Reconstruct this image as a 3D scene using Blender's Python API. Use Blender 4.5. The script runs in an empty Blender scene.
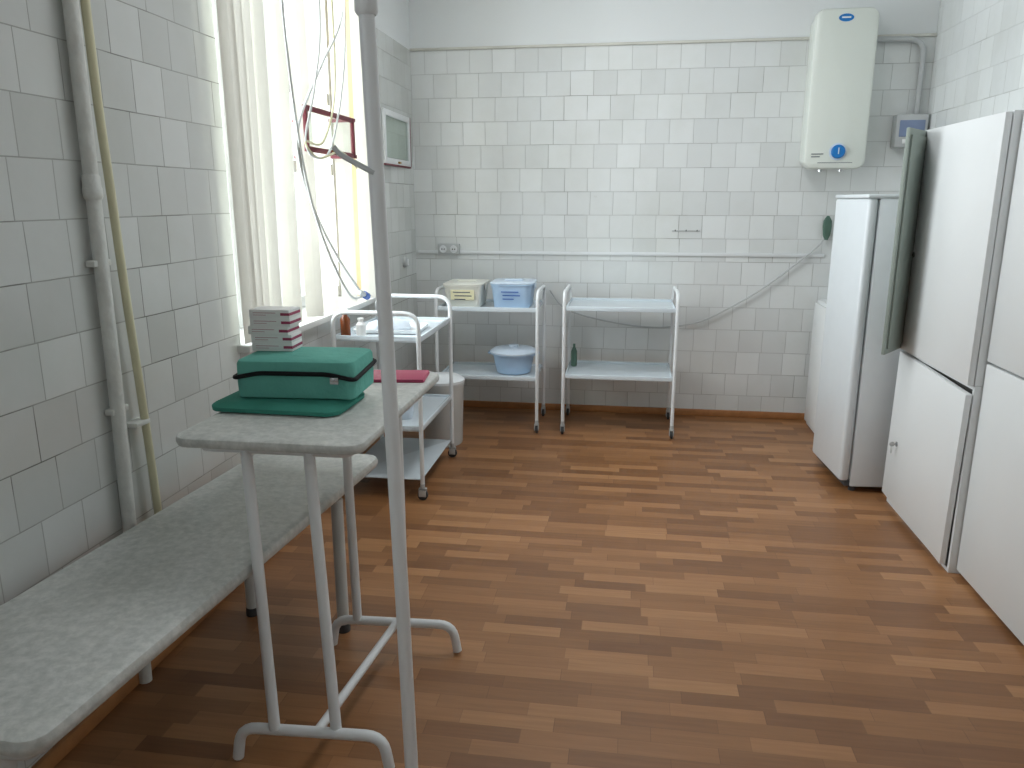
import bpy, bmesh, math, random
from mathutils import Vector, Matrix
random.seed(7)
S=bpy.context.scene
COL=S.collection
pi=math.pi
# ------------------------------------------------------------ materials
def lin(c):
    return tuple(((v/255)/12.92 if v/255<=.04045 else ((v/255+.055)/1.055)**2.4) for v in c)+(1,)
class NT:
    def __init__(s,name):
        s.m=bpy.data.materials.new(name); s.m.use_nodes=True
        s.t=s.m.node_tree; s.b=s.t.nodes['Principled BSDF']; s.out=s.t.nodes['Material Output']
    def n(s,ty,**k):
        nd=s.t.nodes.new(ty)
        for a,v in k.items(): setattr(nd,a,v)
        return nd
    def l(s,a,b): s.t.links.new(a,b)
    def mix(s,fac,a,b,blend='MIX'):
        nd=s.n('ShaderNodeMix',data_type='RGBA',blend_type=blend)
        for i,v in ((0,fac),(6,a),(7,b)):
            if hasattr(v,'is_linked'): s.l(v,nd.inputs[i])
            else: nd.inputs[i].default_value=v
        return nd.outputs[2]
    def math(s,op,a,b=0.0):
        nd=s.n('ShaderNodeMath',operation=op)
        for i,v in enumerate((a,b)):
            if hasattr(v,'is_linked'): s.l(v,nd.inputs[i])
            else: nd.inputs[i].default_value=v
        return nd.outputs[0]
    def ramp(s,fac,stops):
        nd=s.n('ShaderNodeValToRGB'); e=nd.color_ramp.elements
        while len(e)<len(stops): e.new(.5)
        for el,(p,c) in zip(e,stops): el.position=p; el.color=c
        s.l(fac,nd.inputs[0]); return nd.outputs[0]
    def noise(s,vec,scale,detail=3,rough=.5):
        nd=s.n('ShaderNodeTexNoise'); nd.inputs['Scale'].default_value=scale
        nd.inputs['Detail'].default_value=detail; nd.inputs['Roughness'].default_value=rough
        if vec is not None: s.l(vec,nd.inputs['Vector'])
        return nd.outputs[0]
def mat(name,rgb,rough=.5,metal=0,var=.06,scale=12,bump=0,bscale=60,spec=.5,alpha=None):
    k=NT(name); tc=k.n('ShaderNodeTexCoord').outputs['Object']
    c=lin(rgb); d=tuple(v*(1-var*2) for v in c[:3])+(1,)
    f=k.noise(tc,scale)
    k.l(k.mix(f,d,tuple(min(1,v*(1+var)) for v in c[:3])+(1,)),k.b.inputs['Base Color'])
    k.b.inputs['Roughness'].default_value=rough; k.b.inputs['Metallic'].default_value=metal
    k.b.inputs['Specular IOR Level'].default_value=spec
    if bump:
        bp=k.n('ShaderNodeBump'); bp.inputs['Strength'].default_value=bump; bp.inputs['Distance'].default_value=.01
        k.l(k.noise(tc,bscale),bp.inputs['Height']); k.l(bp.outputs[0],k.b.inputs['Normal'])
    return k.m
def tile_mat(name,axis,c1,c2,off,ush,zsh,dark,light,top=2.4,lo=.40):
    k=NT(name); tc=k.n('ShaderNodeTexCoord').outputs['Object']
    sp=k.n('ShaderNodeSeparateXYZ'); k.l(tc,sp.inputs[0])
    wob=k.math('MULTIPLY',k.math('SUBTRACT',k.noise(tc,2.2,2),.5),.014)
    zz=k.math('ADD',k.math('ADD',sp.outputs[2],zsh),k.math('MULTIPLY',wob,.5))
    row=k.math('FLOOR',k.math('DIVIDE',zz,.15))
    wn=k.n('ShaderNodeTexWhiteNoise',noise_dimensions='1D'); k.l(row,wn.inputs['W'])
    u=k.math('ADD',k.math('ADD',k.math('ADD',sp.outputs[axis],ush),wob),k.math('MULTIPLY',wn.outputs[0],off)); v=zz
    cb=k.n('ShaderNodeCombineXYZ'); k.l(u,cb.inputs[0]); k.l(v,cb.inputs[1])
    br=k.n('ShaderNodeTexBrick'); br.offset=0; br.offset_frequency=2; br.squash=1
    k.l(cb.outputs[0],br.inputs['Vector'])
    for a,b in (('Scale',1),('Mortar Size',.0018),('Mortar Smooth',.25),('Bias',0),('Brick Width',.15),('Row Height',.15)):
        br.inputs[a].default_value=b
    br.inputs['Color1'].default_value=lin(c1); br.inputs['Color2'].default_value=lin(c2)
    gm=k.ramp(k.noise(tc,3.1,4),[(lo,lin(dark)),(lo+.12,lin(light))])
    k.l(gm,br.inputs['Mortar'])
    dirt=k.ramp(k.noise(tc,1.6,6,.65),[(.3,(.93,.93,.91,1)),(.55,(1,1,1,1))])
    tile=k.mix(1.0,br.outputs['Color'],dirt,'MULTIPLY')
    cr=k.ramp(k.noise(tc,7,8,.7),[(.68,(0,0,0,1)),(.75,(1,1,1,1))])
    tile=k.mix(k.math('MULTIPLY',cr,.3),tile,lin((168,162,145)))
    geo=k.n('ShaderNodeNewGeometry'); sn=k.n('ShaderNodeSeparateXYZ'); k.l(geo.outputs['Normal'],sn.inputs[0])
    isp=k.math('MAXIMUM',k.math('GREATER_THAN',sp.outputs[2],top),k.math('LESS_THAN',k.math('ABSOLUTE',sn.outputs[1 if axis==0 else 0]),.5))
    col=k.mix(isp,tile,lin((232,235,235)))
    k.l(col,k.b.inputs['Base Color'])
    k.l(k.math('ADD',k.math('MULTIPLY',isp,.5),k.math('ADD',.15,k.math('MULTIPLY',br.outputs['Fac'],.5))),k.b.inputs['Roughness'])
    cell=k.n('ShaderNodeCombineXYZ'); k.l(k.math('FLOOR',k.math('DIVIDE',u,.15)),cell.inputs[0]); k.l(row,cell.inputs[1])
    wc=k.n('ShaderNodeTexWhiteNoise',noise_dimensions='2D'); k.l(cell.outputs[0],wc.inputs['Vector'])
    fu=k.math('FRACT',k.math('DIVIDE',u,.15))
    tilt=k.math('MULTIPLY',k.math('MULTIPLY',k.math('SUBTRACT',wc.outputs[0],.5),fu),1.3)
    bp=k.n('ShaderNodeBump'); bp.inputs['Strength'].default_value=.55; bp.inputs['Distance'].default_value=.004
    hgt=k.math('ADD',k.math('ADD',k.math('MULTIPLY',br.outputs['Fac'],-1),k.math('MULTIPLY',k.noise(tc,9,2),.8)),tilt)
    k.l(k.math('MULTIPLY',hgt,k.math('SUBTRACT',1,isp)),bp.inputs['Height']); k.l(bp.outputs[0],k.b.inputs['Normal'])
    return k.m
def floor_mat():
    k=NT('parquet_linoleum'); tc=k.n('ShaderNodeTexCoord').outputs['Object']
    sp=k.n('ShaderNodeSeparateXYZ'); k.l(tc,sp.inputs[0])
    RH,PW=.060,.27
    ry=k.math('DIVIDE',sp.outputs[1],RH); row=k.math('FLOOR',ry)
    wr=k.n('ShaderNodeTexWhiteNoise',noise_dimensions='1D'); k.l(row,wr.inputs['W'])
    cx=k.math('DIVIDE',k.math('ADD',sp.outputs[0],k.math('MULTIPLY',wr.outputs[0],.8)),PW)
    col=k.math('FLOOR',cx)
    cb=k.n('ShaderNodeCombineXYZ'); k.l(col,cb.inputs[0]); k.l(row,cb.inputs[1])
    wn=k.n('ShaderNodeTexWhiteNoise',noise_dimensions='2D'); k.l(cb.outputs[0],wn.inputs['Vector'])
    base=k.ramp(wn.outputs[0],[(0,lin((130,88,55))),(.3,lin((141,97,61))),(.55,lin((152,106,67))),(.8,lin((164,116,76))),(1,lin((175,127,85)))])
    mp=k.n('ShaderNodeMapping'); k.l(tc,mp.inputs[0]); mp.inputs['Scale'].default_value=(3,45,1)
    g=k.ramp(k.noise(mp.outputs[0],1.5,6,.6),[(.3,(.84,.83,.81,1)),(.7,(1.05,1.05,1.05,1))])
    c=k.mix(1.0,base,g,'MULTIPLY')
    fy=k.math('FRACT',ry); fx=k.math('FRACT',cx)
    ln=k.math('MAXIMUM',k.math('LESS_THAN',fy,.022),k.math('LESS_THAN',fx,.008))
    k.l(k.mix(k.math('MULTIPLY',ln,.35),c,lin((88,57,36))),k.b.inputs['Base Color'])
    k.b.inputs['Roughness'].default_value=.36
    bp=k.n('ShaderNodeBump'); bp.inputs['Strength'].default_value=.12; bp.inputs['Distance'].default_value=.004
    k.l(k.noise(tc,5,3),bp.inputs['Height']); k.l(bp.outputs[0],k.b.inputs['Normal'])
    return k.m
def vinyl_mat():
    k=NT('mottled_vinyl'); tc=k.n('ShaderNodeTexCoord').outputs['Object']
    n1=k.noise(tc,48,6,.65); n2=k.noise(tc,5,4,.6)
    c=k.ramp(n1,[(.34,lin((184,187,183))),(.5,lin((198,200,196))),(.66,lin((212,213,209)))])
    c=k.mix(1.0,c,k.ramp(n2,[(.35,(.95,.95,.94,1)),(.6,(1,1,1,1))]),'MULTIPLY')
    k.l(c,k.b.inputs['Base Color']); k.b.inputs['Roughness'].default_value=.42
    bp=k.n('ShaderNodeBump'); bp.inputs['Strength'].default_value=.6; bp.inputs['Distance'].default_value=.014
    k.l(n2,bp.inputs['Height']); k.l(bp.outputs[0],k.b.inputs['Normal'])
    return k.m
def translucent(name,rgb,f=.35):
    k=NT(name); tc=k.n('ShaderNodeTexCoord').outputs['Object']
    c=k.mix(k.noise(tc,20),lin(rgb),tuple(v*.92 for v in lin(rgb)[:3])+(1,))
    d=k.n('ShaderNodeBsdfDiffuse'); t=k.n('ShaderNodeBsdfTranslucent'); m=k.n('ShaderNodeMixShader'); m.inputs[0].default_value=f
    k.l(c,d.inputs[0]);k.l(c,t.inputs[0]);k.l(d.outputs[0],m.inputs[1]);k.l(t.outputs[0],m.inputs[2]);k.l(m.outputs[0],k.out.inputs[0])
    return k.m
def glass(name,tint=(.95,.98,.98,1),g=.08):
    k=NT(name); a=k.n('ShaderNodeBsdfTransparent'); a.inputs[0].default_value=tint
    b=k.n('ShaderNodeBsdfGlossy'); b.inputs['Roughness'].default_value=.05
    m=k.n('ShaderNodeMixShader'); m.inputs[0].default_value=g
    k.l(a.outputs[0],m.inputs[1]);k.l(b.outputs[0],m.inputs[2]);k.l(m.outputs[0],k.out.inputs[0]); return k.m
M=dict(
 tile_back=tile_mat('tile_back',0,(233,236,235),(221,224,223),.12,.05,0,(160,161,156),(196,198,196),lo=.34),
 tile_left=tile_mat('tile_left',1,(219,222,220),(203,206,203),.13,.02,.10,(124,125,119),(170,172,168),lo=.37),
 tile_right=tile_mat('tile_right',1,(233,236,235),(221,224,223),.12,0,0,(160,161,156),(196,198,196),top=2.95,lo=.34),
 floor=floor_mat(), vinyl=vinyl_mat(),
 paint=mat('white_wall_paint',(232,235,235),.75,bump=.1),
 cream=mat('cream_paint',(218,217,208),.6,var=.12,scale=6),
 wood=mat('baseboard_wood',(180,124,76),.5,var=.15,scale=25),
 sill=mat('sill_paint',(218,220,218),.4),
 enamel=mat('white_enamel',(232,235,236),.3,var=.02),
 enamel_old=mat('worn_white_enamel',(214,217,215),.4,var=.08,scale=7),
 pipe=mat('painted_pipe',(226,228,223),.55,var=.12,scale=14,bump=.9,bscale=20),
 hose=mat('aged_plastic_hose',(218,214,180),.45,var=.08),
 shelf=mat('shelf_glass_white',(218,228,234),.15,var=.03),
 cab=mat('cabinet_white_metal',(230,233,233),.38,var=.02,scale=3),
 cabin=mat('cabinet_inner_green',(148,158,150),.6,var=.06),
 dark=mat('painted_gap_shade',(70,70,67),.8),  # dark tone that paints the shade inside the cabinet door gap
 fridge=mat('fridge_white',(220,226,229),.3,var=.02),
 fridgeside=mat('fridge_side',(226,232,235),.4,var=.03),
 rubber=mat('grey_rubber',(70,72,74),.7),
 black=mat('black_plastic',(20,21,23),.6,spec=.2),
 chrome=mat('chrome',(190,190,190),.2,metal=1),
 teal=mat('teal_canvas',(106,178,164),.85,var=.1,scale=9,bump=.6,bscale=26,spec=.2),
 teal2=mat('teal_folded_canvas',(70,148,132),.85,var=.12,scale=9,bump=.6,bscale=20,spec=.2),
 card=mat('white_carton',(238,238,236),.5,var=.02),
 magenta=mat('magenta_print',(165,60,95),.5),
 folder=mat('crimson_folder',(176,64,98),.5),
 blue=mat('blue_plastic',(176,202,228),.4,var=.03),
 bluelid=mat('pale_blue_plastic',(210,224,238),.4,var=.03),
 creamp=mat('cream_plastic',(234,234,224),.45),
 labelp=mat('pale_yellow_label',(234,228,190),.6),
 bluep=mat('blue_print',(40,90,175),.35),
 cyan=mat('cyan_dial',(20,120,195),.3),
 ink=mat('grey_print',(90,95,105),.6),
 heat=mat('heater_enamel',(226,231,223),.28,var=.01),
 grey=mat('grey_plastic',(192,195,195),.5),
 redframe=mat('dark_red_frame',(112,36,48),.45,var=.1),
 yellow=mat('yellowed_wood_frame',(176,154,112),.5,var=.1),
 slat=translucent('blind_slat',(228,226,216),.13),
 glass=glass('window_glass'), pglass=glass('pale_pane',(.97,1,.98,1),.12),
 green=mat('green_brush',(88,118,104),.8,var=.2,bump=.6,bscale=40),
 brown=mat('brown_glass_bottle',(126,66,30),.15),
 cloth=mat('pale_blue_cloth',(210,220,230),.8,bump=.5,bscale=25),
 brass=mat('aged_brass',(170,140,70),.35,metal=.7),
 fill_light=mat('fill_panel_white',(235,235,235),.6),  # face of the ceiling panels added for fill
 smoked=mat('smoked_cover',(130,145,175),.2),
)
# ------------------------------------------------------------ mesh builder
class B:
    def __init__(s): s.bm=bmesh.new()
    def mark(s,m):
        for f in s.bm.faces:
            if not f.tag: f.tag=True; f.material_index=m
    def box(s,x0,x1,y0,y1,z0,z1,bev=0,m=0,seg=2,T=None):
        g=bmesh.ops.create_cube(s.bm,size=1)['verts']
        for v in g: v.co=Vector(((x0+x1)/2+v.co.x*(x1-x0),(y0+y1)/2+v.co.y*(y1-y0),(z0+z1)/2+v.co.z*(z1-z0)))
        if bev:
            es=list({e for v in g for e in v.link_edges})
            r=bmesh.ops.bevel(s.bm,geom=es,offset=bev,segments=seg,affect='EDGES',profile=.5)
            g=list({v for f in r['faces'] for v in f.verts}|{v for v in g if v.is_valid})
        if T is not None: bmesh.ops.transform(s.bm,matrix=T,verts=g)
        s.mark(m); return s
    def loft(s,layers,m=0,n=5,T=None,cx=0,cy=0):
        rings=[];allv=[]
        for L in layers:
            z,w,d,r=L[:4]; ox,oy=(L[4],L[5]) if len(L)>4 else (cx,cy)
            r=max(min(r,w/2-1e-4,d/2-1e-4),1e-4); ring=[]
            for (sx,sy,a0) in ((1,1,0),(-1,1,pi/2),(-1,-1,pi),(1,-1,3*pi/2)):
                for i in range(n+1):
                    a=a0+pi/2*i/n
                    ring.append(s.bm.verts.new((ox+sx*(w/2-r)+r*math.cos(a),oy+sy*(d/2-r)+r*math.sin(a),z)))
            rings.append(ring); allv+=ring
        for a,b in zip(rings,rings[1:]):
            for i in range(len(a)):
                j=(i+1)%len(a); s.bm.faces.new((a[i],a[j],b[j],b[i]))
        s.bm.faces.new(list(reversed(rings[0]))); s.bm.faces.new(rings[-1])
        if T is not None: bmesh.ops.transform(s.bm,matrix=T,verts=allv)
        s.mark(m); return s
    def slab(s,x0,x1,y0,y1,z0,z1,r=.02,b=.004,m=0,T=None,n=6):
        w,d=x1-x0,y1-y0; c=((x0+x1)/2,(y0+y1)/2); k=b*.3
        return s.loft([(z0,w-2*b,d-2*b,r-b,*c),(z0+k,w-2*k,d-2*k,r-k,*c),(z0+b,w,d,r,*c),(z1-b,w,d,r,*c),(z1-k,w-2*k,d-2*k,r-k,*c),(z1,w-2*b,d-2*b,r-b,*c)],m,n,T)
    def lathe(s,prof,c=(0,0,0),seg=28,m=0,T=None,sx=1,sy=1):
        rings=[];allv=[]
        for r,z in prof:
            r=max(r,1e-4)
            ring=[s.bm.verts.new((c[0]+sx*r*math.cos(2*pi*i/seg),c[1]+sy*r*math.sin(2*pi*i/seg),c[2]+z)) for i in range(seg)]
            rings.append(ring);allv+=ring
        for a,b in zip(rings,rings[1:]):
            for i in range(seg):
                j=(i+1)%seg; s.bm.faces.new((a[i],a[j],b[j],b[i]))
        s.bm.faces.new(list(reversed(rings[0]))); s.bm.faces.new(rings[-1])
        if T is not None: bmesh.ops.transform(s.bm,matrix=T,verts=allv)
        s.mark(m); return s
    def tube(s,pts,r,fil=0,seg=10,closed=False,m=0,nf=5):
        P=[Vector(p) for p in pts]
        if fil:
            Q=[];N=len(P)
            for i,p in enumerate(P):
                if not closed and i in (0,N-1): Q.append(p); continue
                a=P[i-1]; b=P[(i+1)%N]
                da=(a-p);db=(b-p); f=min(fil,da.length*.49,db.length*.49)
                A=p+da.normalized()*f; C=p+db.normalized()*f
                for j in range(nf+1):
                    t=j/nf; Q.append(A*(1-t)**2+p*2*t*(1-t)+C*t*t)
            P=Q
        N=len(P); rings=[]; up=None
        for i,p in enumerate(P):
            if closed: t=(P[(i+1)%N]-P[i-1])
            else: t=P[min(i+1,N-1)]-P[max(i-1,0)]
            t.normalize()
            if up is None:
                up=Vector((0,0,1)) if abs(t.z)<.9 else Vector((1,0,0))
            u=(up-t*up.dot(t)).normalized(); up=u; w=t.cross(u)
            rr=r[i] if isinstance(r,(list,tuple)) else r
            rings.append([s.bm.verts.new(p+u*rr*math.cos(2*pi*k/seg)+w*rr*math.sin(2*pi*k/seg)) for k in range(seg)])
        pr=list(zip(rings,rings[1:]))
        if closed: pr.append((rings[-1],rings[0]))
        for a,b in pr:
            for k in range(seg):
                j=(k+1)%seg; s.bm.faces.new((a[k],a[j],b[j],b[k]))
        if not closed:
            s.bm.faces.new(list(reversed(rings[0]))); s.bm.faces.new(rings[-1])
        s.mark(m); return s
    def quad(s,pts,m=0):
        s.bm.faces.new([s.bm.verts.new(p) for p in pts]); s.mark(m); return s
    def obj(s,name,mats,parent=None,loc=(0,0,0),rot=(0,0,0),label=None,smooth=True):
        bmesh.ops.recalc_face_normals(s.bm,faces=s.bm.faces[:])
        for f in s.bm.faces: f.smooth=smooth
        for e in s.bm.edges:
            if len(e.link_faces)==2 and e.calc_face_angle(0)>.6: e.smooth=False
        me=bpy.data.meshes.new(name); s.bm.to_mesh(me); s.bm.free()
        if not isinstance(mats,(list,tuple)): mats=[mats]
        for k in mats: me.materials.append(M[k] if isinstance(k,str) else k)
        o=bpy.data.objects.new(name,me); COL.objects.link(o)
        o.location=loc; o.rotation_euler=rot
        if parent: o.parent=parent
        if label: o['label']=label
        return o
def thing(name,label,cat,loc=(0,0,0),rz=0,rot=None):
    o=bpy.data.objects.new(name,None); COL.objects.link(o); o.empty_display_size=.1
    o.location=loc; o.rotation_euler=rot if rot else (0,0,rz); o['label']=label; o['category']=cat
    return o
def tag(o,label,cat,kind=None,group=None):
    o['label']=label;o['category']=cat
    if kind:o['kind']=kind
    if group:o['group']=group
    return o
def struct(o,label,cat): return tag(o,label,cat,'structure')
def catmull(P,n=8):
    P=[Vector(p) for p in P]; Q=[]
    for i in range(len(P)-1):
        a=P[max(i-1,0)];b=P[i];c=P[i+1];d=P[min(i+2,len(P)-1)]
        for j in range(n):
            t=j/n; Q.append(.5*((2*b)+(c-a)*t+(2*a-5*b+4*c-d)*t*t+(3*b-a-3*c+d)*t**3))
    Q.append(P[-1]); return Q
# ------------------------------------------------------------ room
XL,XR,YB,YF,H=-1.46,1.77,5.25,-1.8,3.05
struct(B().box(XL-.4,XR+.2,YF-.2,YB+.2,-.1,0).obj('floor','floor'),'brown parquet-pattern linoleum floor','floor')
struct(B().box(XL-.4,XR+.2,YF-.2,YB+.2,H,H+.1).obj('ceiling','paint'),'plain white painted ceiling','ceiling')
struct(B().box(XL-.35,XR+.2,YB,YB+.2,0,H).obj('wall_back','tile_back'),'wall of old white square tiles with plaster above','wall')
struct(B().box(XR,XR+.2,YF,YB,0,H).obj('wall_right','tile_right'),'white tiled side wall with plaster above','wall')
struct(B().box(XL-.35,XR+.2,YF-.2,YF,0,H).obj('wall_front','paint'),'plain white painted wall','wall')
WY0,WY1,WZ0,WZ1=2.72,4.30,.88,2.75
b=B()
for y0,y1,z0,z1 in ((YF,-1.1,0,H),(-1.1,.55,0,.88),(-1.1,.55,2.75,H),(.55,WY0,0,H),(WY0,WY1,0,WZ0),(WY0,WY1,WZ1,H),(WY1,YB,0,H)):
    b.box(XL-.35,XL,y0,y1,z0,z1)
struct(b.obj('wall_left','tile_left'),'worn white tiled wall with deep window openings','wall')
struct(B().box(XL,XR,YB-.018,YB,2.395,2.411,.004).obj('trim_1','cream'),'thin plaster ledge above the wall tiles','ledge')
struct(B().box(XL,XR,YB-.018,YB,0,.045,.004).obj('baseboard_back','wood'),'narrow brown wooden baseboard','baseboard')
struct(B().box(XR-.018,XR,YF,YB-.02,0,.045,.004).obj('baseboard_right','wood'),'narrow brown wooden baseboard','baseboard')
struct(B().box(XL,XL+.018,YF,YB-.02,0,.045,.004).obj('baseboard_left','wood'),'narrow brown wooden baseboard','baseboard')
struct(B().box(XL-.30,XL+.05,WY0-.03,WY1+.03,WZ0,WZ0+.03,.006).obj('trim_2','sill'),'white painted window sill board','window sill')
def window(name,y0,y1,label):
    b=B(); x0,x1=XL-.24,XL-.18; t=.06; z0,z1=WZ0+.03,WZ1
    for y in (y0,(y0+y1)/2-.45,(y0+y1)/2-.02,(y0+y1)/2+.35,y1-t): b.box(x0,x1,y,y+t,z0,z1,.004)
    for z in (z0,1.58,1.95,z1-t): b.box(x0+.003,x1-.003,y0,y1,z,z+t,.004)
    b.box(x0-.1,x0-.06,y0,y0+.05,z0,z1,m=1); b.box(x0-.1,x0-.06,(y0+y1)/2-.02,(y0+y1)/2+.03,z0,z1,m=1); b.box(x0-.1,x0-.06,y1-.05,y1,z0,z1,m=1)
    b.box(x1-.02,XL-.01,y1-.03,y1-.002,z0,z1,m=1)
    b.quad([(x0+.03,y0,z0),(x0+.03,y1,z0),(x0+.03,y1,z1),(x0+.03,y0,z1)],m=2)
    return struct(b.obj(name,['sill','yellow','glass']),label,'window')
window('window_1',WY0,WY1,'tall wooden window with white frame, daylight outside')
window('window_2',-1.1,.55,'tall white-framed window lighting the room')
def sash(name,y0,y1,z0,z1,x,fm,pm,label,rz=0,t=.035,k=.008,edge=None,arm=0):
    L=y1-y0; b=B()
    b.box(-k,k,0,t,0,z1-z0,.002);b.box(-k,k,L-t,L,0,z1-z0,.002)
    b.box(-k+.001,k-.001,t,L-t,0,t,.002);b.box(-k+.001,k-.001,t,L-t,z1-z0-t,z1-z0,.002)
    b.box(-.002,.002,t,L-t,t,z1-z0-t,m=1)
    b.box(k,k+.01,L/2-.02,L/2+.02,.008,.02,m=2)
    if edge: b.box(-k,k+.001,L,L+.012,0,z1-z0,m=3); b.box(-k,k+.001,.0,L,-.01,0,m=3)
    if arm:
        b.box(-arm,k,L,L+.014,.0,.016,m=0); b.box(-arm,k,L,L+.014,z1-z0-.016,z1-z0,m=0)
    return struct(b.obj(name,[fm,pm,'brass','redframe'],loc=(x,y0,z0),rot=(0,0,rz)),label,'window sash')
sash('window_3',3.16,3.74,1.645,1.83,-1.335,'redframe','pglass','small open vent sash with dark red frame',0,.022,arm=.31)
sash('window_4',4.55,5.13,1.66,1.97,-1.44,'enamel','pglass','small white vent sash folded back against tiles',.02,.035,edge=True)
bl=thing('vertical_blind','cream fabric vertical blinds hanging over the window','window blind',(XL+.055,0,0))
B().box(-.025,.025,WY0-.08,WY1+.02,2.78,2.82,.004).obj('headrail','sill',bl)
b=B(); y=WY0-.02; i=0
while y<WY1-.02:
    if y<2.90: ang=.35+random.uniform(-.15,.15); st=.07
    elif y<3.4: ang=1.1+random.uniform(-.3,.2); st=.19
    else: ang=1.4+random.uniform(-.2,.2); st=.30
    dx,dy=math.sin(ang)*.040,math.cos(ang)*.040; zb=.93+random.uniform(-.01,.01); e=.012*random.uniform(-1,1)
    P=[(-dx,y-dy),(.006,y),(dx,y+dy)]
    for (a,c) in zip(P,P[1:]):
        b.quad([(a[0]+e,a[1],zb),(c[0]+e,c[1],zb),(c[0],c[1],2.785),(a[0],a[1],2.785)])
    y+=st
b.obj('slats','slat',bl)
# ------------------------------------------------------------ left wall pipe & hose
p=thing('heating_pipe','thick white-painted heating pipe along the tiled wall','pipe',(XL+.026,1.95,0))
B().tube([(0,-.04,0),(0,-.01,1.0),(0,.0,2.0),(0,0,3.04)],.0195,seg=16).obj('pipe_run','pipe',p)
B().lathe([(.021,-.03),(.025,-.022),(.025,.0),(.023,.004),(.023,.03),(.020,.035)],(0,-.006,1.48),20).obj('coupling','pipe',p)
for z in (1.28,.86): B().box(-.024,.004,-.040,.032,z-.009,z+.009,.003).obj('bracket','pipe',p)
h=thing('plastic_hose','yellowed plastic hose fixed along the white pipe','hose',(XL,0,0))
B().tube(catmull([(.03,2.0,3.0),(.03,2.0,2.3),(.03,2.003,1.75),(.032,2.01,1.5),(.03,2.025,1.2),(.03,2.045,.85),(.03,2.06,.5),(.03,2.06,.1)]),.012,seg=12).obj('hose_run','hose',h)
B().box(-.001,.043,1.99,2.055,.792,.806,.002).obj('clip','pipe',h)
# ------------------------------------------------------------ examination couch
c=thing('examination_couch','low examination couch with mottled grey-white vinyl top','couch',(-1.165,1.82,0),-.068)
B().slab(-.23,.235,-.80,.80,.495,.535,.05,.016,n=8).obj('seat_pad','vinyl',c)
b=B(); b.tube([(-.18,-.76,.477),(.18,-.76,.477),(.18,.74,.477),(-.18,.74,.477)],.016,fil=.04,closed=True)
for yy in (-.4,0,.4): b.tube([(-.18,yy,.477),(.18,yy,.477)],.012)
b.obj('frame','enamel_old',c)
for x,y in ((-.12,-.76),(.12,-.76),(-.16,.5),(.205,.47)):
    B().tube([(x,y,.485),(x,y,.012)],.02,seg=14).lathe([(.023,0),(.023,.015),(.021,.03)],(x,y,0),14,m=1).obj('leg',['enamel_old','rubber'],c)
# ------------------------------------------------------------ narrow table
t=thing('padded_table','narrow high table with mottled vinyl pad, white tube legs','table',(-.88,2.13,0))
B().slab(-.255,.25,-.425,.43,.838,.866,.05,.010,n=8).obj('table_top','vinyl',t)
B().tube([(-.2,-.37,.826),(.2,-.37,.826),(.2,.37,.826),(-.2,.37,.826)],.011,fil=.03,closed=True).obj('top_frame','enamel',t)
for x0,x1,yt,yb in ((-.075,.01,-.37,-.50),(.095,.17,-.37,-.48),(.03,.04,.05,.05),(.2,.2,.05,.05)):
    B().tube([(x0,yt,.825),(x1,yb,.105)],.0145,seg=14).obj('leg','enamel',t)
for yb,x0,x1 in ((-.50,-.10,.31),(.05,-.05,.37)):
    B().tube([(x0,yb,.008),(x0+.015,yb,.1),(x1-.015,yb+.02,.1),(x1,yb+.02,.008)],.0145,fil=.06,seg=14).obj('foot_bar','enamel',t)
B().tube([(.12,-.49,.1),(.17,.06,.1)],.0125,seg=12).obj('cross_bar','enamel',t)
B2=B(); B2.loft([(0,.36,.22,.03),(.004,.385,.25,.04),(.016,.39,.255,.045),(.022,.375,.24,.04),(.03,.33,.20,.05)])
tag(B2.obj('folded_canvas_cover','teal2',loc=(-.965,2.06,.866),rot=(0,0,-.02)),'flat folded teal canvas cover lying under the bag','canvas cover')
g=thing('zip_bag','teal rectangular canvas bag with black zip','bag',(-.93,2.115,.897),.06)
b=B(); b.loft([(0,.332,.212,.02),(.004,.344,.226,.022),(.045,.348,.230,.025),(.098,.346,.228,.025),(.107,.338,.220,.025),(.111,.32,.205,.03),(.113,.24,.14,.04)])
b.obj('bag_body','teal',g)
B().tube([(-.1765,-.1195,.060),(-.1,-.1205,.076),(.1,-.1205,.076),(.1765,-.1195,.060),(.1765,.1175,.07),(-.1765,.1175,.07)],.0065,fil=.02,closed=True,seg=8).obj('zipper','black',g)
B().box(.11,.135,-.134,-.126,.050,.070,.002).obj('zip_pull','chrome',g)
def carton():
    e=thing('medicine_carton','small white medicine carton with magenta print, stacked','carton'); e['group']='medicine cartons stacked on the teal bag'
    B().box(-.062,.062,-.042,.042,0,.0245,.0008).obj('box_body','card',e)
    b=B(); b.box(-.05,.02,-.0424,-.0420,.0150,.0162); b.box(-.05,-.01,-.0424,-.0420,.0085,.0095); b.box(.035,.062,-.0424,-.0420,.008,.016)
    b.box(.0621,.0624,-.042,.042,.008,.016)
    b.obj('box_print','magenta',e)
    return e
c0=carton(); base=Vector((-1.045,2.165,1.0105)); st=[c0]
for i in range(1,5):
    k=c0.copy(); COL.objects.link(k); st.append(k)
    for ch in c0.children:
        d=ch.copy(); d.parent=k; COL.objects.link(d)
for i,k in enumerate(st):
    k.location=base+Vector((random.uniform(-.005,.005),random.uniform(-.004,.004),i*.0246)); k.rotation_euler=(0,0,random.uniform(-.07,.07)+.05)
tag(B().slab(-.1,.1,-.075,.075,0,.006,.01,.002).box(-.095,.097,-.072,.076,.006,.010,.001).obj('document_folder','folder',loc=(-.755,2.44,.866),rot=(0,0,.12)),'crimson document folder lying on the vinyl pad','folder')
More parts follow.
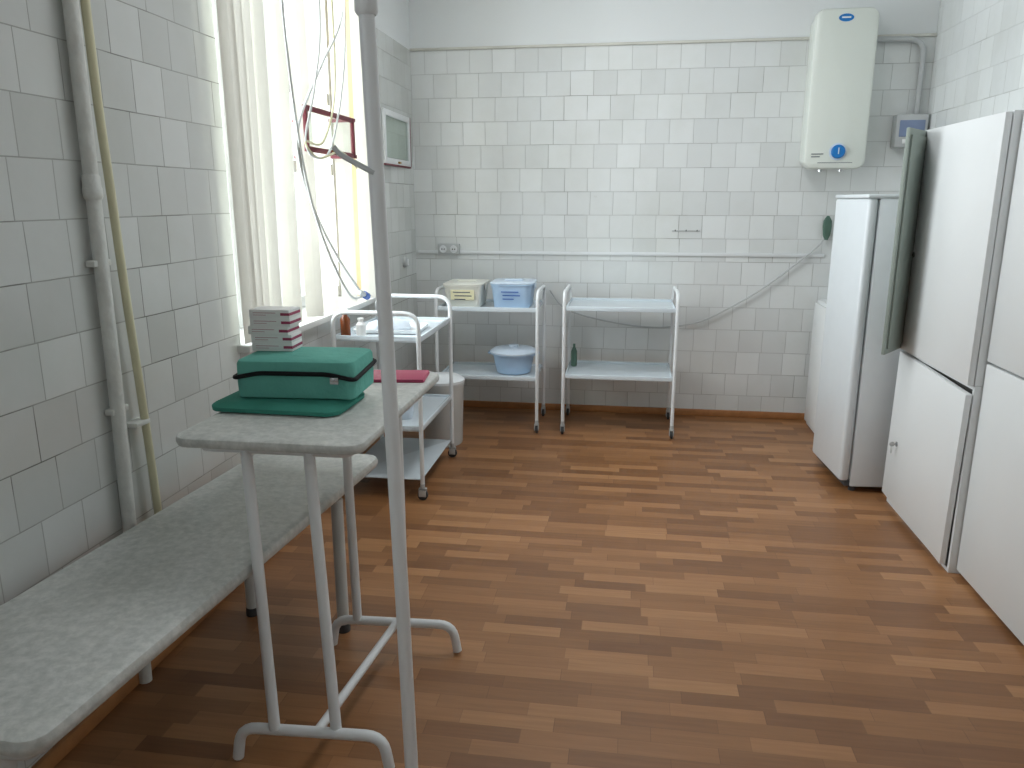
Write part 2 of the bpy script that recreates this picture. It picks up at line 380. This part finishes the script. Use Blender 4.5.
# ------------------------------------------------------------ IV stand
iv=thing('drip_stand','white metal drip stand pole with side hook','drip stand',(-.462,1.5,0))
B().tube([(0,0,.04),(-.01,0,.6),(-.037,0,1.79)],.0155,seg=18).obj('pole','enamel',iv)
B().lathe([(.018,0),(.022,.006),(.022,.03),(.014,.04)],(-.037,0,1.785),20).obj('collar','enamel',iv)
B().tube([(-.037,0,1.82),(-.045,0,2.2)],.010).obj('upper_rod','enamel',iv)
B().tube(catmull([(-.01,0,2.2),(-.05,0,2.21),(-.13,0,2.19),(-.14,0,2.23)]),.005).obj('top_hook','chrome',iv)
B().tube(catmull([(-.03,-.012,1.50),(-.06,-.01,1.515),(-.10,0,1.535),(-.115,0,1.55)]),.0055).obj('side_hook','grey',iv)
b=B(); b.lathe([(.03,0),(.03,.05),(.018,.07)],(0,0,.03),18)
for a in (pi,0,-pi/2): b.tube([(0,0,.06),(math.cos(a)*.2,math.sin(a)*.2-.02,.045),(math.cos(a)*.24,math.sin(a)*.24-.02,.03),(math.cos(a)*.24,math.sin(a)*.24-.02,.002)],.012,fil=.02)
b.obj('base','enamel',iv)
cb=thing('hanging_cable','looped thin white cables with a blue plug end','cable',(-1.33,0,0))
B().tube(catmull([(0,3.68,2.75),(0,3.66,2.3),(0,3.35,2.0),(.01,3.07,1.75),(.01,3.06,1.58),(0,3.22,1.38),(0,3.45,1.18),(0,3.72,1.0)]),.006,seg=8).obj('cord','enamel_old',cb)
B().tube(catmull([(.01,3.0,2.75),(.01,2.98,2.2),(.02,3.02,1.75),(.02,3.12,1.45),(.02,3.3,1.2),(.01,3.55,1.0),(0,3.74,.97)]),.006,seg=8).obj('cord','enamel_old',cb)
B().tube(catmull([(.03,3.25,2.75),(.03,3.3,2.2),(.03,3.2,1.9),(.02,3.1,1.68),(.03,3.2,1.62),(.02,3.4,1.7),(.02,3.6,2.1),(.02,3.66,2.75)]),.005,seg=8).obj('cord','enamel_old',cb)
B().tube(catmull([(.0,3.5,2.75),(.0,3.52,2.0),(.02,3.3,1.7),(.02,3.1,1.68),(.03,3.2,1.62),(.02,3.5,1.66),(0,3.75,1.6)]),.005,seg=8).obj('cord','hose',cb)
B().tube([(0,3.70,1.0),(.005,3.76,.98)],.014).tube([(.005,3.76,.98),(.008,3.80,.965)],.019,m=1).obj('plug',['grey','bluep'],cb)
# ------------------------------------------------------------ trolleys
def trolley(label,loc,rz,L,D,zt,zl,Ht):
    e=thing('medical_trolley',label,'trolley',loc,rz)
    for x in (-L/2,L/2):
        B().tube([(x,-D/2,.075),(x,-D/2,Ht),(x,D/2,Ht),(x,D/2,.075)],.011,fil=.07,seg=12).obj('end_frame','enamel',e)
        for y in (-D/2,D/2):
            b=B(); b.lathe([(.009,.05),(.012,.06),(.012,.085)],(x,y,0),12)
            b.box(x-.014,x-.010,y-.018,y+.018,.02,.062,.001); b.box(x+.010,x+.014,y-.018,y+.018,.02,.062,.001); b.box(x-.014,x+.014,y-.018,y+.018,.056,.062)
            b.lathe([(.02,-.008),(.026,-.006),(.026,.006),(.02,.008)],(0,0,0),18,m=1,T=Matrix.Translation((x,y,.0262))@Matrix.Rotation(pi/2,4,'Y'))
            b.obj('caster',['grey','rubber'],e)
    for z in (zt,zl):
        b=B(); b.box(-L/2+.008,L/2-.008,-D/2+.004,D/2-.004,z-.004,z+.002)
        for s in (-1,1):
            b.box(-L/2+.008,L/2-.008,s*(D/2-.004)-.006,s*(D/2-.004)+.006,z-.012,z+.016,.003)
            b.box(s*(L/2-.014)-.004,s*(L/2-.014)+.004,-D/2+.01,D/2-.01,z-.012,z+.016,.002)
        b.obj('shelf','shelf',e)
    return e
trolley('white two-shelf metal trolley standing by the back wall',(-.035,4.895,0),0,.68,.44,.80,.375,.90)
trolley('white metal trolley carrying plastic containers, in the corner',(-.86,4.87,0),0,.64,.40,.785,.35,.90)
tr=trolley('white metal trolley beside the window with papers on top',(-1.175,3.80,0),pi/2,.66,.42,.80,.36,.93)
B().slab(-.325,.325,-.205,.205,.10,.106,.01,.002).obj('shelf','shelf',tr)
tag(B().loft([(0,.30,.22,.02),(.003,.33,.25,.025),(.02,.34,.26,.03),(.021,.325,.245,.03),(.006,.31,.23,.025)]).obj('instrument_tray','enamel',loc=(-1.18,3.74,.803),rot=(0,0,.05)),'shallow white instrument tray on the trolley shelf','tray')
b=B(); b.loft([(0,.2,.16,.03),(.012,.22,.17,.05),(.03,.2,.15,.06),(.045,.12,.1,.05),(.05,.05,.04,.02)])
tag(b.obj('folded_cloth','cloth',loc=(-1.19,3.73,.8115),rot=(0,0,.4)),'crumpled pale blue cloth lying in the tray','cloth')
for (x,y,z,hh,m) in ((-1.345,3.53,.8025,.13,'brown'),(-1.27,3.54,.8025,.09,'card')):
    e=thing('medicine_bottle','small brown glass medicine bottle on the trolley' if m=='brown' else 'small white plastic medicine bottle on the trolley','bottle',(x,y,z))
    B().lathe([(.02,0),(.024,.004),(.024,hh*.65),(.012,hh*.8),(.011,hh*.9)],seg=18).obj('bottle_body',m,e)
    B().lathe([(.014,hh*.88),(.014,hh)],seg=18).obj('cap','card',e)
b=B(); b.loft([(0,.24,.17,.02),(.002,.25,.18,.02),(.10,.26,.19,.03),(.13,.2,.15,.05),(.14,.12,.1,.04)])
tag(b.obj('linen_bundle','cloth',loc=(-1.2,3.7,.363),rot=(0,0,.2)),'bundle of pale linen on the middle shelf','linen')
w=thing('white_bag_cylinder','white lidded cylinder standing for a loose bag between trolleys','bin',(-1.08,4.4,0))  # lidded cylinder in place of a loose white bag
B().lathe([(.11,0),(.115,.01),(.125,.36),(.13,.37),(.13,.385)],seg=30).obj('cylinder_body','enamel_old',w)
B().lathe([(.132,.385),(.132,.4),(.1,.42),(.02,.43)],seg=30).obj('lid','enamel',w)
def tub(name,label,loc,w,d,h,bm,lm,rr,pr='ink',plate=False):
    e=thing(name,label,'container',loc,0)
    b=B().loft([(0,w*.82,d*.82,rr*.7),(.004,w*.84,d*.84,rr*.8),(h*.88,w*.95,d*.95,rr),(h*.88,w,d,rr),(h*.93,w,d,rr)],n=7)
    b.obj('tub_body',bm,e)
    B().slab(-w/2-.003,w/2+.003,-d/2-.003,d/2+.003,h*.93,h,rr+.002,.006).box(-.06,.06,-.02,.02,h,h+.012,.004).obj('lid',lm,e)
    yy=-d*.465
    if plate: B().box(-.075,.075,yy-.006,yy-.0035,h*.32,h*.74).obj('label_sticker','labelp',e)
    b=B()
    for i,(a,c) in enumerate(((-.06,.05),(-.05,.06),(-.05,.02))):
        b.box(a,c,yy-.008,yy-.0062,h*.62-i*.022,h*.62-i*.022+.006)
    b.obj('handwriting',pr,e)
    for s in (-1,1): B().box(s*(w/2+.003)-.004,s*(w/2+.003)+.004,-.04,.04,h*.7,h*.95,.002).obj('clamp',lm,e)
    return e
tub('disinfection_container','cream plastic container with lid on the trolley',(-1.02,4.86,.789),.25,.30,.15,'creamp','creamp',.025,plate=True)
tub('disinfection_container','blue plastic container with pale lid on the trolley',(-.715,4.86,.789),.27,.29,.16,'blue','bluelid',.055,'bluep')
e=thing('lidded_basin','round blue plastic basin with pale lid, lower shelf','basin',(-.715,4.86,.354))
B().lathe([(.10,0),(.11,.005),(.135,.12),(.15,.125),(.15,.133)],seg=36).obj('basin_body','blue',e)
B().lathe([(.152,.133),(.152,.142),(.13,.158),(.05,.166),(.03,.166),(.028,.182),(.001,.184)],seg=36).obj('lid','bluelid',e)
for s in (-1,1): B().tube([(s*.135,-.04,.125),(s*.162,-.035,.128),(s*.162,.035,.128),(s*.135,.04,.125)],.006,fil=.02).obj('handle','blue',e)
b=B(); b.lathe([(.012,0),(.02,.006),(.02,.10),(.008,.13),(.008,.15)],seg=18)
tag(b.obj('green_bottle','green',loc=(-.33,4.98,.378)),'slim dark green bottle on the lower trolley shelf','bottle')
# ------------------------------------------------------------ back wall fittings
tr_=thing('cable_trunking','white plastic cable trunking along the tiled wall','cable trunking',(0,YB,0))
B().box(-1.44,1.25,-.012,0,1.087,1.110,.003).obj('duct','enamel',tr_)
so=thing('power_socket','double grey-white power socket on tiled wall','socket',(-1.22,YB,1.12))
B().box(-.075,.075,-.035,0,-.035,.035,.006).obj('socket_body','grey',so)
for x in (-.037,.037):
    B().lathe([(.024,0),(.026,.004),(.02,.006),(.018,.001)],(0,0,0),18,T=Matrix.Translation((x,-.035,0))@Matrix.Rotation(pi/2,4,'X')).lathe([(.004,0),(.004,.008)],(0,0,0),8,m=1,T=Matrix.Translation((x-.008,-.035,0))@Matrix.Rotation(pi/2,4,'X')).lathe([(.004,0),(.004,.008)],(0,0,0),8,m=1,T=Matrix.Translation((x+.008,-.035,0))@Matrix.Rotation(pi/2,4,'X')).obj('outlet',['enamel','black'],so)
so=thing('wall_switch','small round grey switch on the side tiles','switch',(XL,4.95,1.05))
B().slab(-.035,.035,-.035,.035,0,.022,.03,.004,T=Matrix.Rotation(pi/2,4,'Y')).obj('switch_body','grey',so)
B().box(.022,.03,-.012,.012,-.02,.02,.003).obj('rocker','enamel',so)
hk=thing('wall_hooks','row of small metal hooks on tiled wall','hooks',(.37,YB,1.25))
B().box(-.09,.09,-.004,0,-.004,.004,.001).obj('hook_bar','grey',hk)
for x in (-.07,0,.07): B().tube([(x,-.004,0),(x,-.018,0),(x,-.02,.008)],.003,fil=.005).obj('hook','rubber',hk)
wc=thing('wall_cable','loose pale cable drooping across the tiled wall','cable',(0,YB-.03,0))
B().tube(catmull([(1.24,0,1.22),(1.17,0,1.13),(.88,0,.885),(.62,0,.72),(.45,0,.645),(.2,0,.61),(-.1,0,.64),(-.4,0,.72),(-.52,0,.85)]),.005,seg=8).obj('cord','grey',wc)
b=B(); b.loft([(0,.02,.02,.008),(.03,.045,.03,.015),(.08,.055,.03,.016),(.12,.05,.03,.012),(.15,.015,.012,.005)])
tag(b.obj('hanging_brush','green',loc=(1.245,YB-.03,1.20)),'small grey-green brush hanging on the tiled wall','brush')
T=Matrix.Rotation(pi/2,4,'X')
wh=thing('water_heater','flat white electric water heater mounted high on tiles','water heater',(1.213,YB,1.63))
def face(b,x0,x1,z0,z1,y0,y1,r,bev,m=0): return b.slab(x0,x1,z0,z1,y0,y1,r,bev,m=m,T=T)
face(B(),-.17,.17,0.01,.885,-.002,.10,.06,.015).obj('back_shell','heat',wh)
face(B(),-.177,.177,.0,.90,.102,.20,.055,.022).obj('front_shell','heat',wh)
B().lathe([(.05,0),(.05,.004),(.040,.006)],m=0,T=Matrix.Translation((0.01,-.20,.10))@T).lathe([(.040,.004),(.040,.02),(.034,.026)],m=1,T=Matrix.Translation((0.01,-.20,.10))@T).box(.007,.013,-.229,-.224,.085,.122,m=0).obj('dial',['bluelid','cyan'],wh)
B().lathe([(.042,0),(.042,.002)],m=0,sy=.5,T=Matrix.Translation((-.01,-.20,.845))@T).box(-.035,.015,-.2035,-.2025,.842,.850,m=1).obj('badge',['cyan','card'],wh)
b=B()
for i,(a,c) in enumerate(((-.14,-.07),(-.14,-.09),)): b.box(a,c,-.2025,-.1995,.085-i*.016,.09-i*.016)
b.box(-.10,.10,-.2015,-.1995,.035,.038); b.obj('panel_print','ink',wh)
for x in (-.06,.06): B().tube([(x,-.1,.02),(x,-.1,-.012)],.012).obj('water_inlet','chrome',wh)
eb=thing('electrical_box','grey electrical distribution box on the tiled wall','electrical box',(1.665,YB,1.76))
B().box(-.09,.09,-.09,0,0,.19,.008).obj('box_body','grey',eb)
B().box(-.072,.072,-.094,-.09,.06,.155,.002).obj('window_cover','smoked',eb)
B().box(-.05,.05,-.097,-.094,.02,.045,.002).obj('label_plate','card',eb)
cd=thing('conduit','grey corrugated conduit curving down to the box','conduit',(0,YB,0))
B().tube([(1.395,-.03,2.385),(1.70,-.03,2.375),(1.70,-.03,1.952)],.016,fil=.09,seg=14,nf=8).obj('conduit_run','grey',cd)
sc=thing('low_cabinet','narrow low white cabinet in the corner','cabinet',(1.34,5.0,0))
B().box(-.13,.17,-.15,.15,.0,.83,.006).obj('cabinet_body','cab',sc)
B().box(-.146,-.131,-.145,.145,.03,.81,.004).obj('door','cab',sc)
# ------------------------------------------------------------ fridge
fr=thing('refrigerator','white single-door refrigerator beside the metal cabinets','refrigerator',(1.10,3.885,0),.07)
B().box(.055,.58,0,.47,.03,1.455,.008).obj('fridge_body','fridgeside',fr)
B().slab(.0,.05,0.0,.47,.06,1.455,.02,.012,n=6).obj('door','fridge',fr)
B().box(-.002,.585,-.003,.473,1.457,1.475,.006).obj('top_panel','fridge',fr)
B().box(.03,.06,.01,.46,.03,.058,.002).obj('kick_plate','rubber',fr)
for x in (.08,.54):
    for y in (.04,.43): B().lathe([(.018,0),(.018,.03)],(x,y,0),12).obj('foot','rubber',fr)
# ------------------------------------------------------------ metal cabinets
def carcass(e,x0,x1,y0,y1,z0,z1,t=.015,extra=0):
    b=B()
    b.box(x0,x1,y0,y0+t,z0,z1); b.box(x0,x1,y1-t,y1,z0,z1); b.box(x0,x1,y0+t,y1-t,z1-t,z1); b.box(x0,x1,y0+t,y1-t,z0,z0+t); b.box(x1-t,x1,y0+t,y1-t,z0+t,z1-t)
    b.obj('cabinet_body','cab',e)
    B().box(x0+.03,x1-t,y0+t,y1-t,(z0+z1)/2,(z0+z1)/2+.012).obj('inner_shelf','cabin',e)
def lock(par,y,z,x=-.0085,keys=False):
    B().lathe([(.012,0),(.012,.004),(.007,.006)],seg=16,T=Matrix.Translation((x,y,z))@Matrix.Rotation(-pi/2,4,'Y')).box(x-.0075,x-.006,y-.0012,y+.0012,z-.005,z+.005,m=1).obj('lock',['chrome','black'],par)
    if keys:
        B().tube([(x-.006,y,z),(x-.024,y,z)],.003).lathe([(.012,0),(.012,.002)],seg=14,T=Matrix.Translation((x-.022,y,z))@Matrix.Rotation(pi/2,4,'X')).box(x-.025,x-.022,y-.008,y+.008,z-.045,z-.010,.001).obj('key','grey',par)
CY0,CY1,CX=3.035,3.80,1.290
CW=CY1-CY0
lo=thing('lower_cabinet','white metal floor cabinet with sagging door ajar','cabinet',(CX,CY0,0))
carcass(lo,.018,.44,0,CW,.0,.765)
d=B().box(-.008,.016,-.372,.372,-.358,.352,.003).obj('door','cab',lo,loc=(-.002,.383,.395),rot=(.032,0,0))
lock(d,.25,-.07,keys=True)
B().box(.03,.05,.002,CW-.002,.70,.75).obj('gap_shade_strip','dark',lo)  # dark strip painting the shade seen through the door gap, no real rail
up=thing('upper_cabinet','white metal upper cabinet with one door swung open','cabinet',(CX,CY0,.767))
carcass(up,.018,.44,0,CW,0,.985)
d=B().box(-.008,.016,-.378,.378,.001,.981,.003).obj('door','cab',up,loc=(0,.382,0))
lock(d,.335,.44)
d=B().box(-.008,.008,-.26,0,.004,.978,.003,m=0).box(.009,.016,-.245,-.015,.03,.95,.002,m=0).obj('door',['cabin'],up,loc=(.004,CW+.012,0),rot=(0,0,-.60),label='open grey-green inner side of the door')
lo2=thing('lower_cabinet','white metal floor cabinet with closed plain door','cabinet',(CX+.052,2.248,0))
carcass(lo2,.018,.41,0,.785,0,.86); d=B().box(-.008,.016,.004,.781,.02,.855,.003).obj('door','cab',lo2); lock(d,.08,.5)
up2=thing('upper_cabinet','white metal upper cabinet with closed plain door','cabinet',(CX+.052,2.248,.862))
carcass(up2,.018,.41,0,.785,0,.95); d=B().box(-.008,.016,.004,.781,.003,.944,.003).obj('door','cab',up2); lock(d,.08,.4)
for (lx,ly) in ((.2,.4),(.1,3.3)):  # unseen ceiling panels, added to carry the fill light
    cl=thing('added_fill_panel','added white ceiling panel for fill light, out of view','fill_light',(lx,ly,H))
    B().box(-.35,.35,-.6,.6,-.05,0,.008).obj('fill_panel_housing','enamel',cl)
    B().box(-.33,.33,-.58,.58,-.054,-.0505).obj('fill_panel_face','fill_light',cl)
# ------------------------------------------------------------ lights
def area(name,loc,rot,sx,sy,e,col):
    l=bpy.data.lights.new(name,'AREA'); l.shape='RECTANGLE'; l.size=sx; l.size_y=sy; l.energy=e; l.color=col
    o=bpy.data.objects.new(name,l); COL.objects.link(o); o.location=loc; o.rotation_euler=rot
    return o
area('daylight',(XL-.5,(WY0+WY1)/2,1.9),(0,-pi/2,0),2.0,1.7,104,(.93,.965,1))
area('daylight',(XL-.5,-.3,1.9),(0,-pi/2,0),2.0,1.7,18,(.93,.965,1))
area('added_ceiling_fill',(.2,.4,H-.06),(0,0,0),.64,1.14,2,(.95,.97,1))  # added ceiling fill, weak, over the foreground
area('added_ceiling_fill',(.1,3.3,H-.06),(0,0,0),.64,1.14,19,(.95,.97,1))  # added ceiling fill that brightens the back of the room
W=bpy.data.worlds.new('World'); S.world=W; W.use_nodes=True
bg=W.node_tree.nodes['Background']; bg.inputs[0].default_value=(.9,.95,1,1); bg.inputs[1].default_value=1.6
S.view_settings.view_transform='Standard'; S.view_settings.look='None'; S.view_settings.exposure=.1
# ------------------------------------------------------------ camera
cam=bpy.data.cameras.new('camera'); co=bpy.data.objects.new('camera',cam); COL.objects.link(co); S.camera=co
cam.sensor_width=36; cam.lens=27; cam.clip_start=.05
co.location=(0,0,1.45); co.rotation_euler=(math.radians(90-13.5),0,math.radians(8.5))
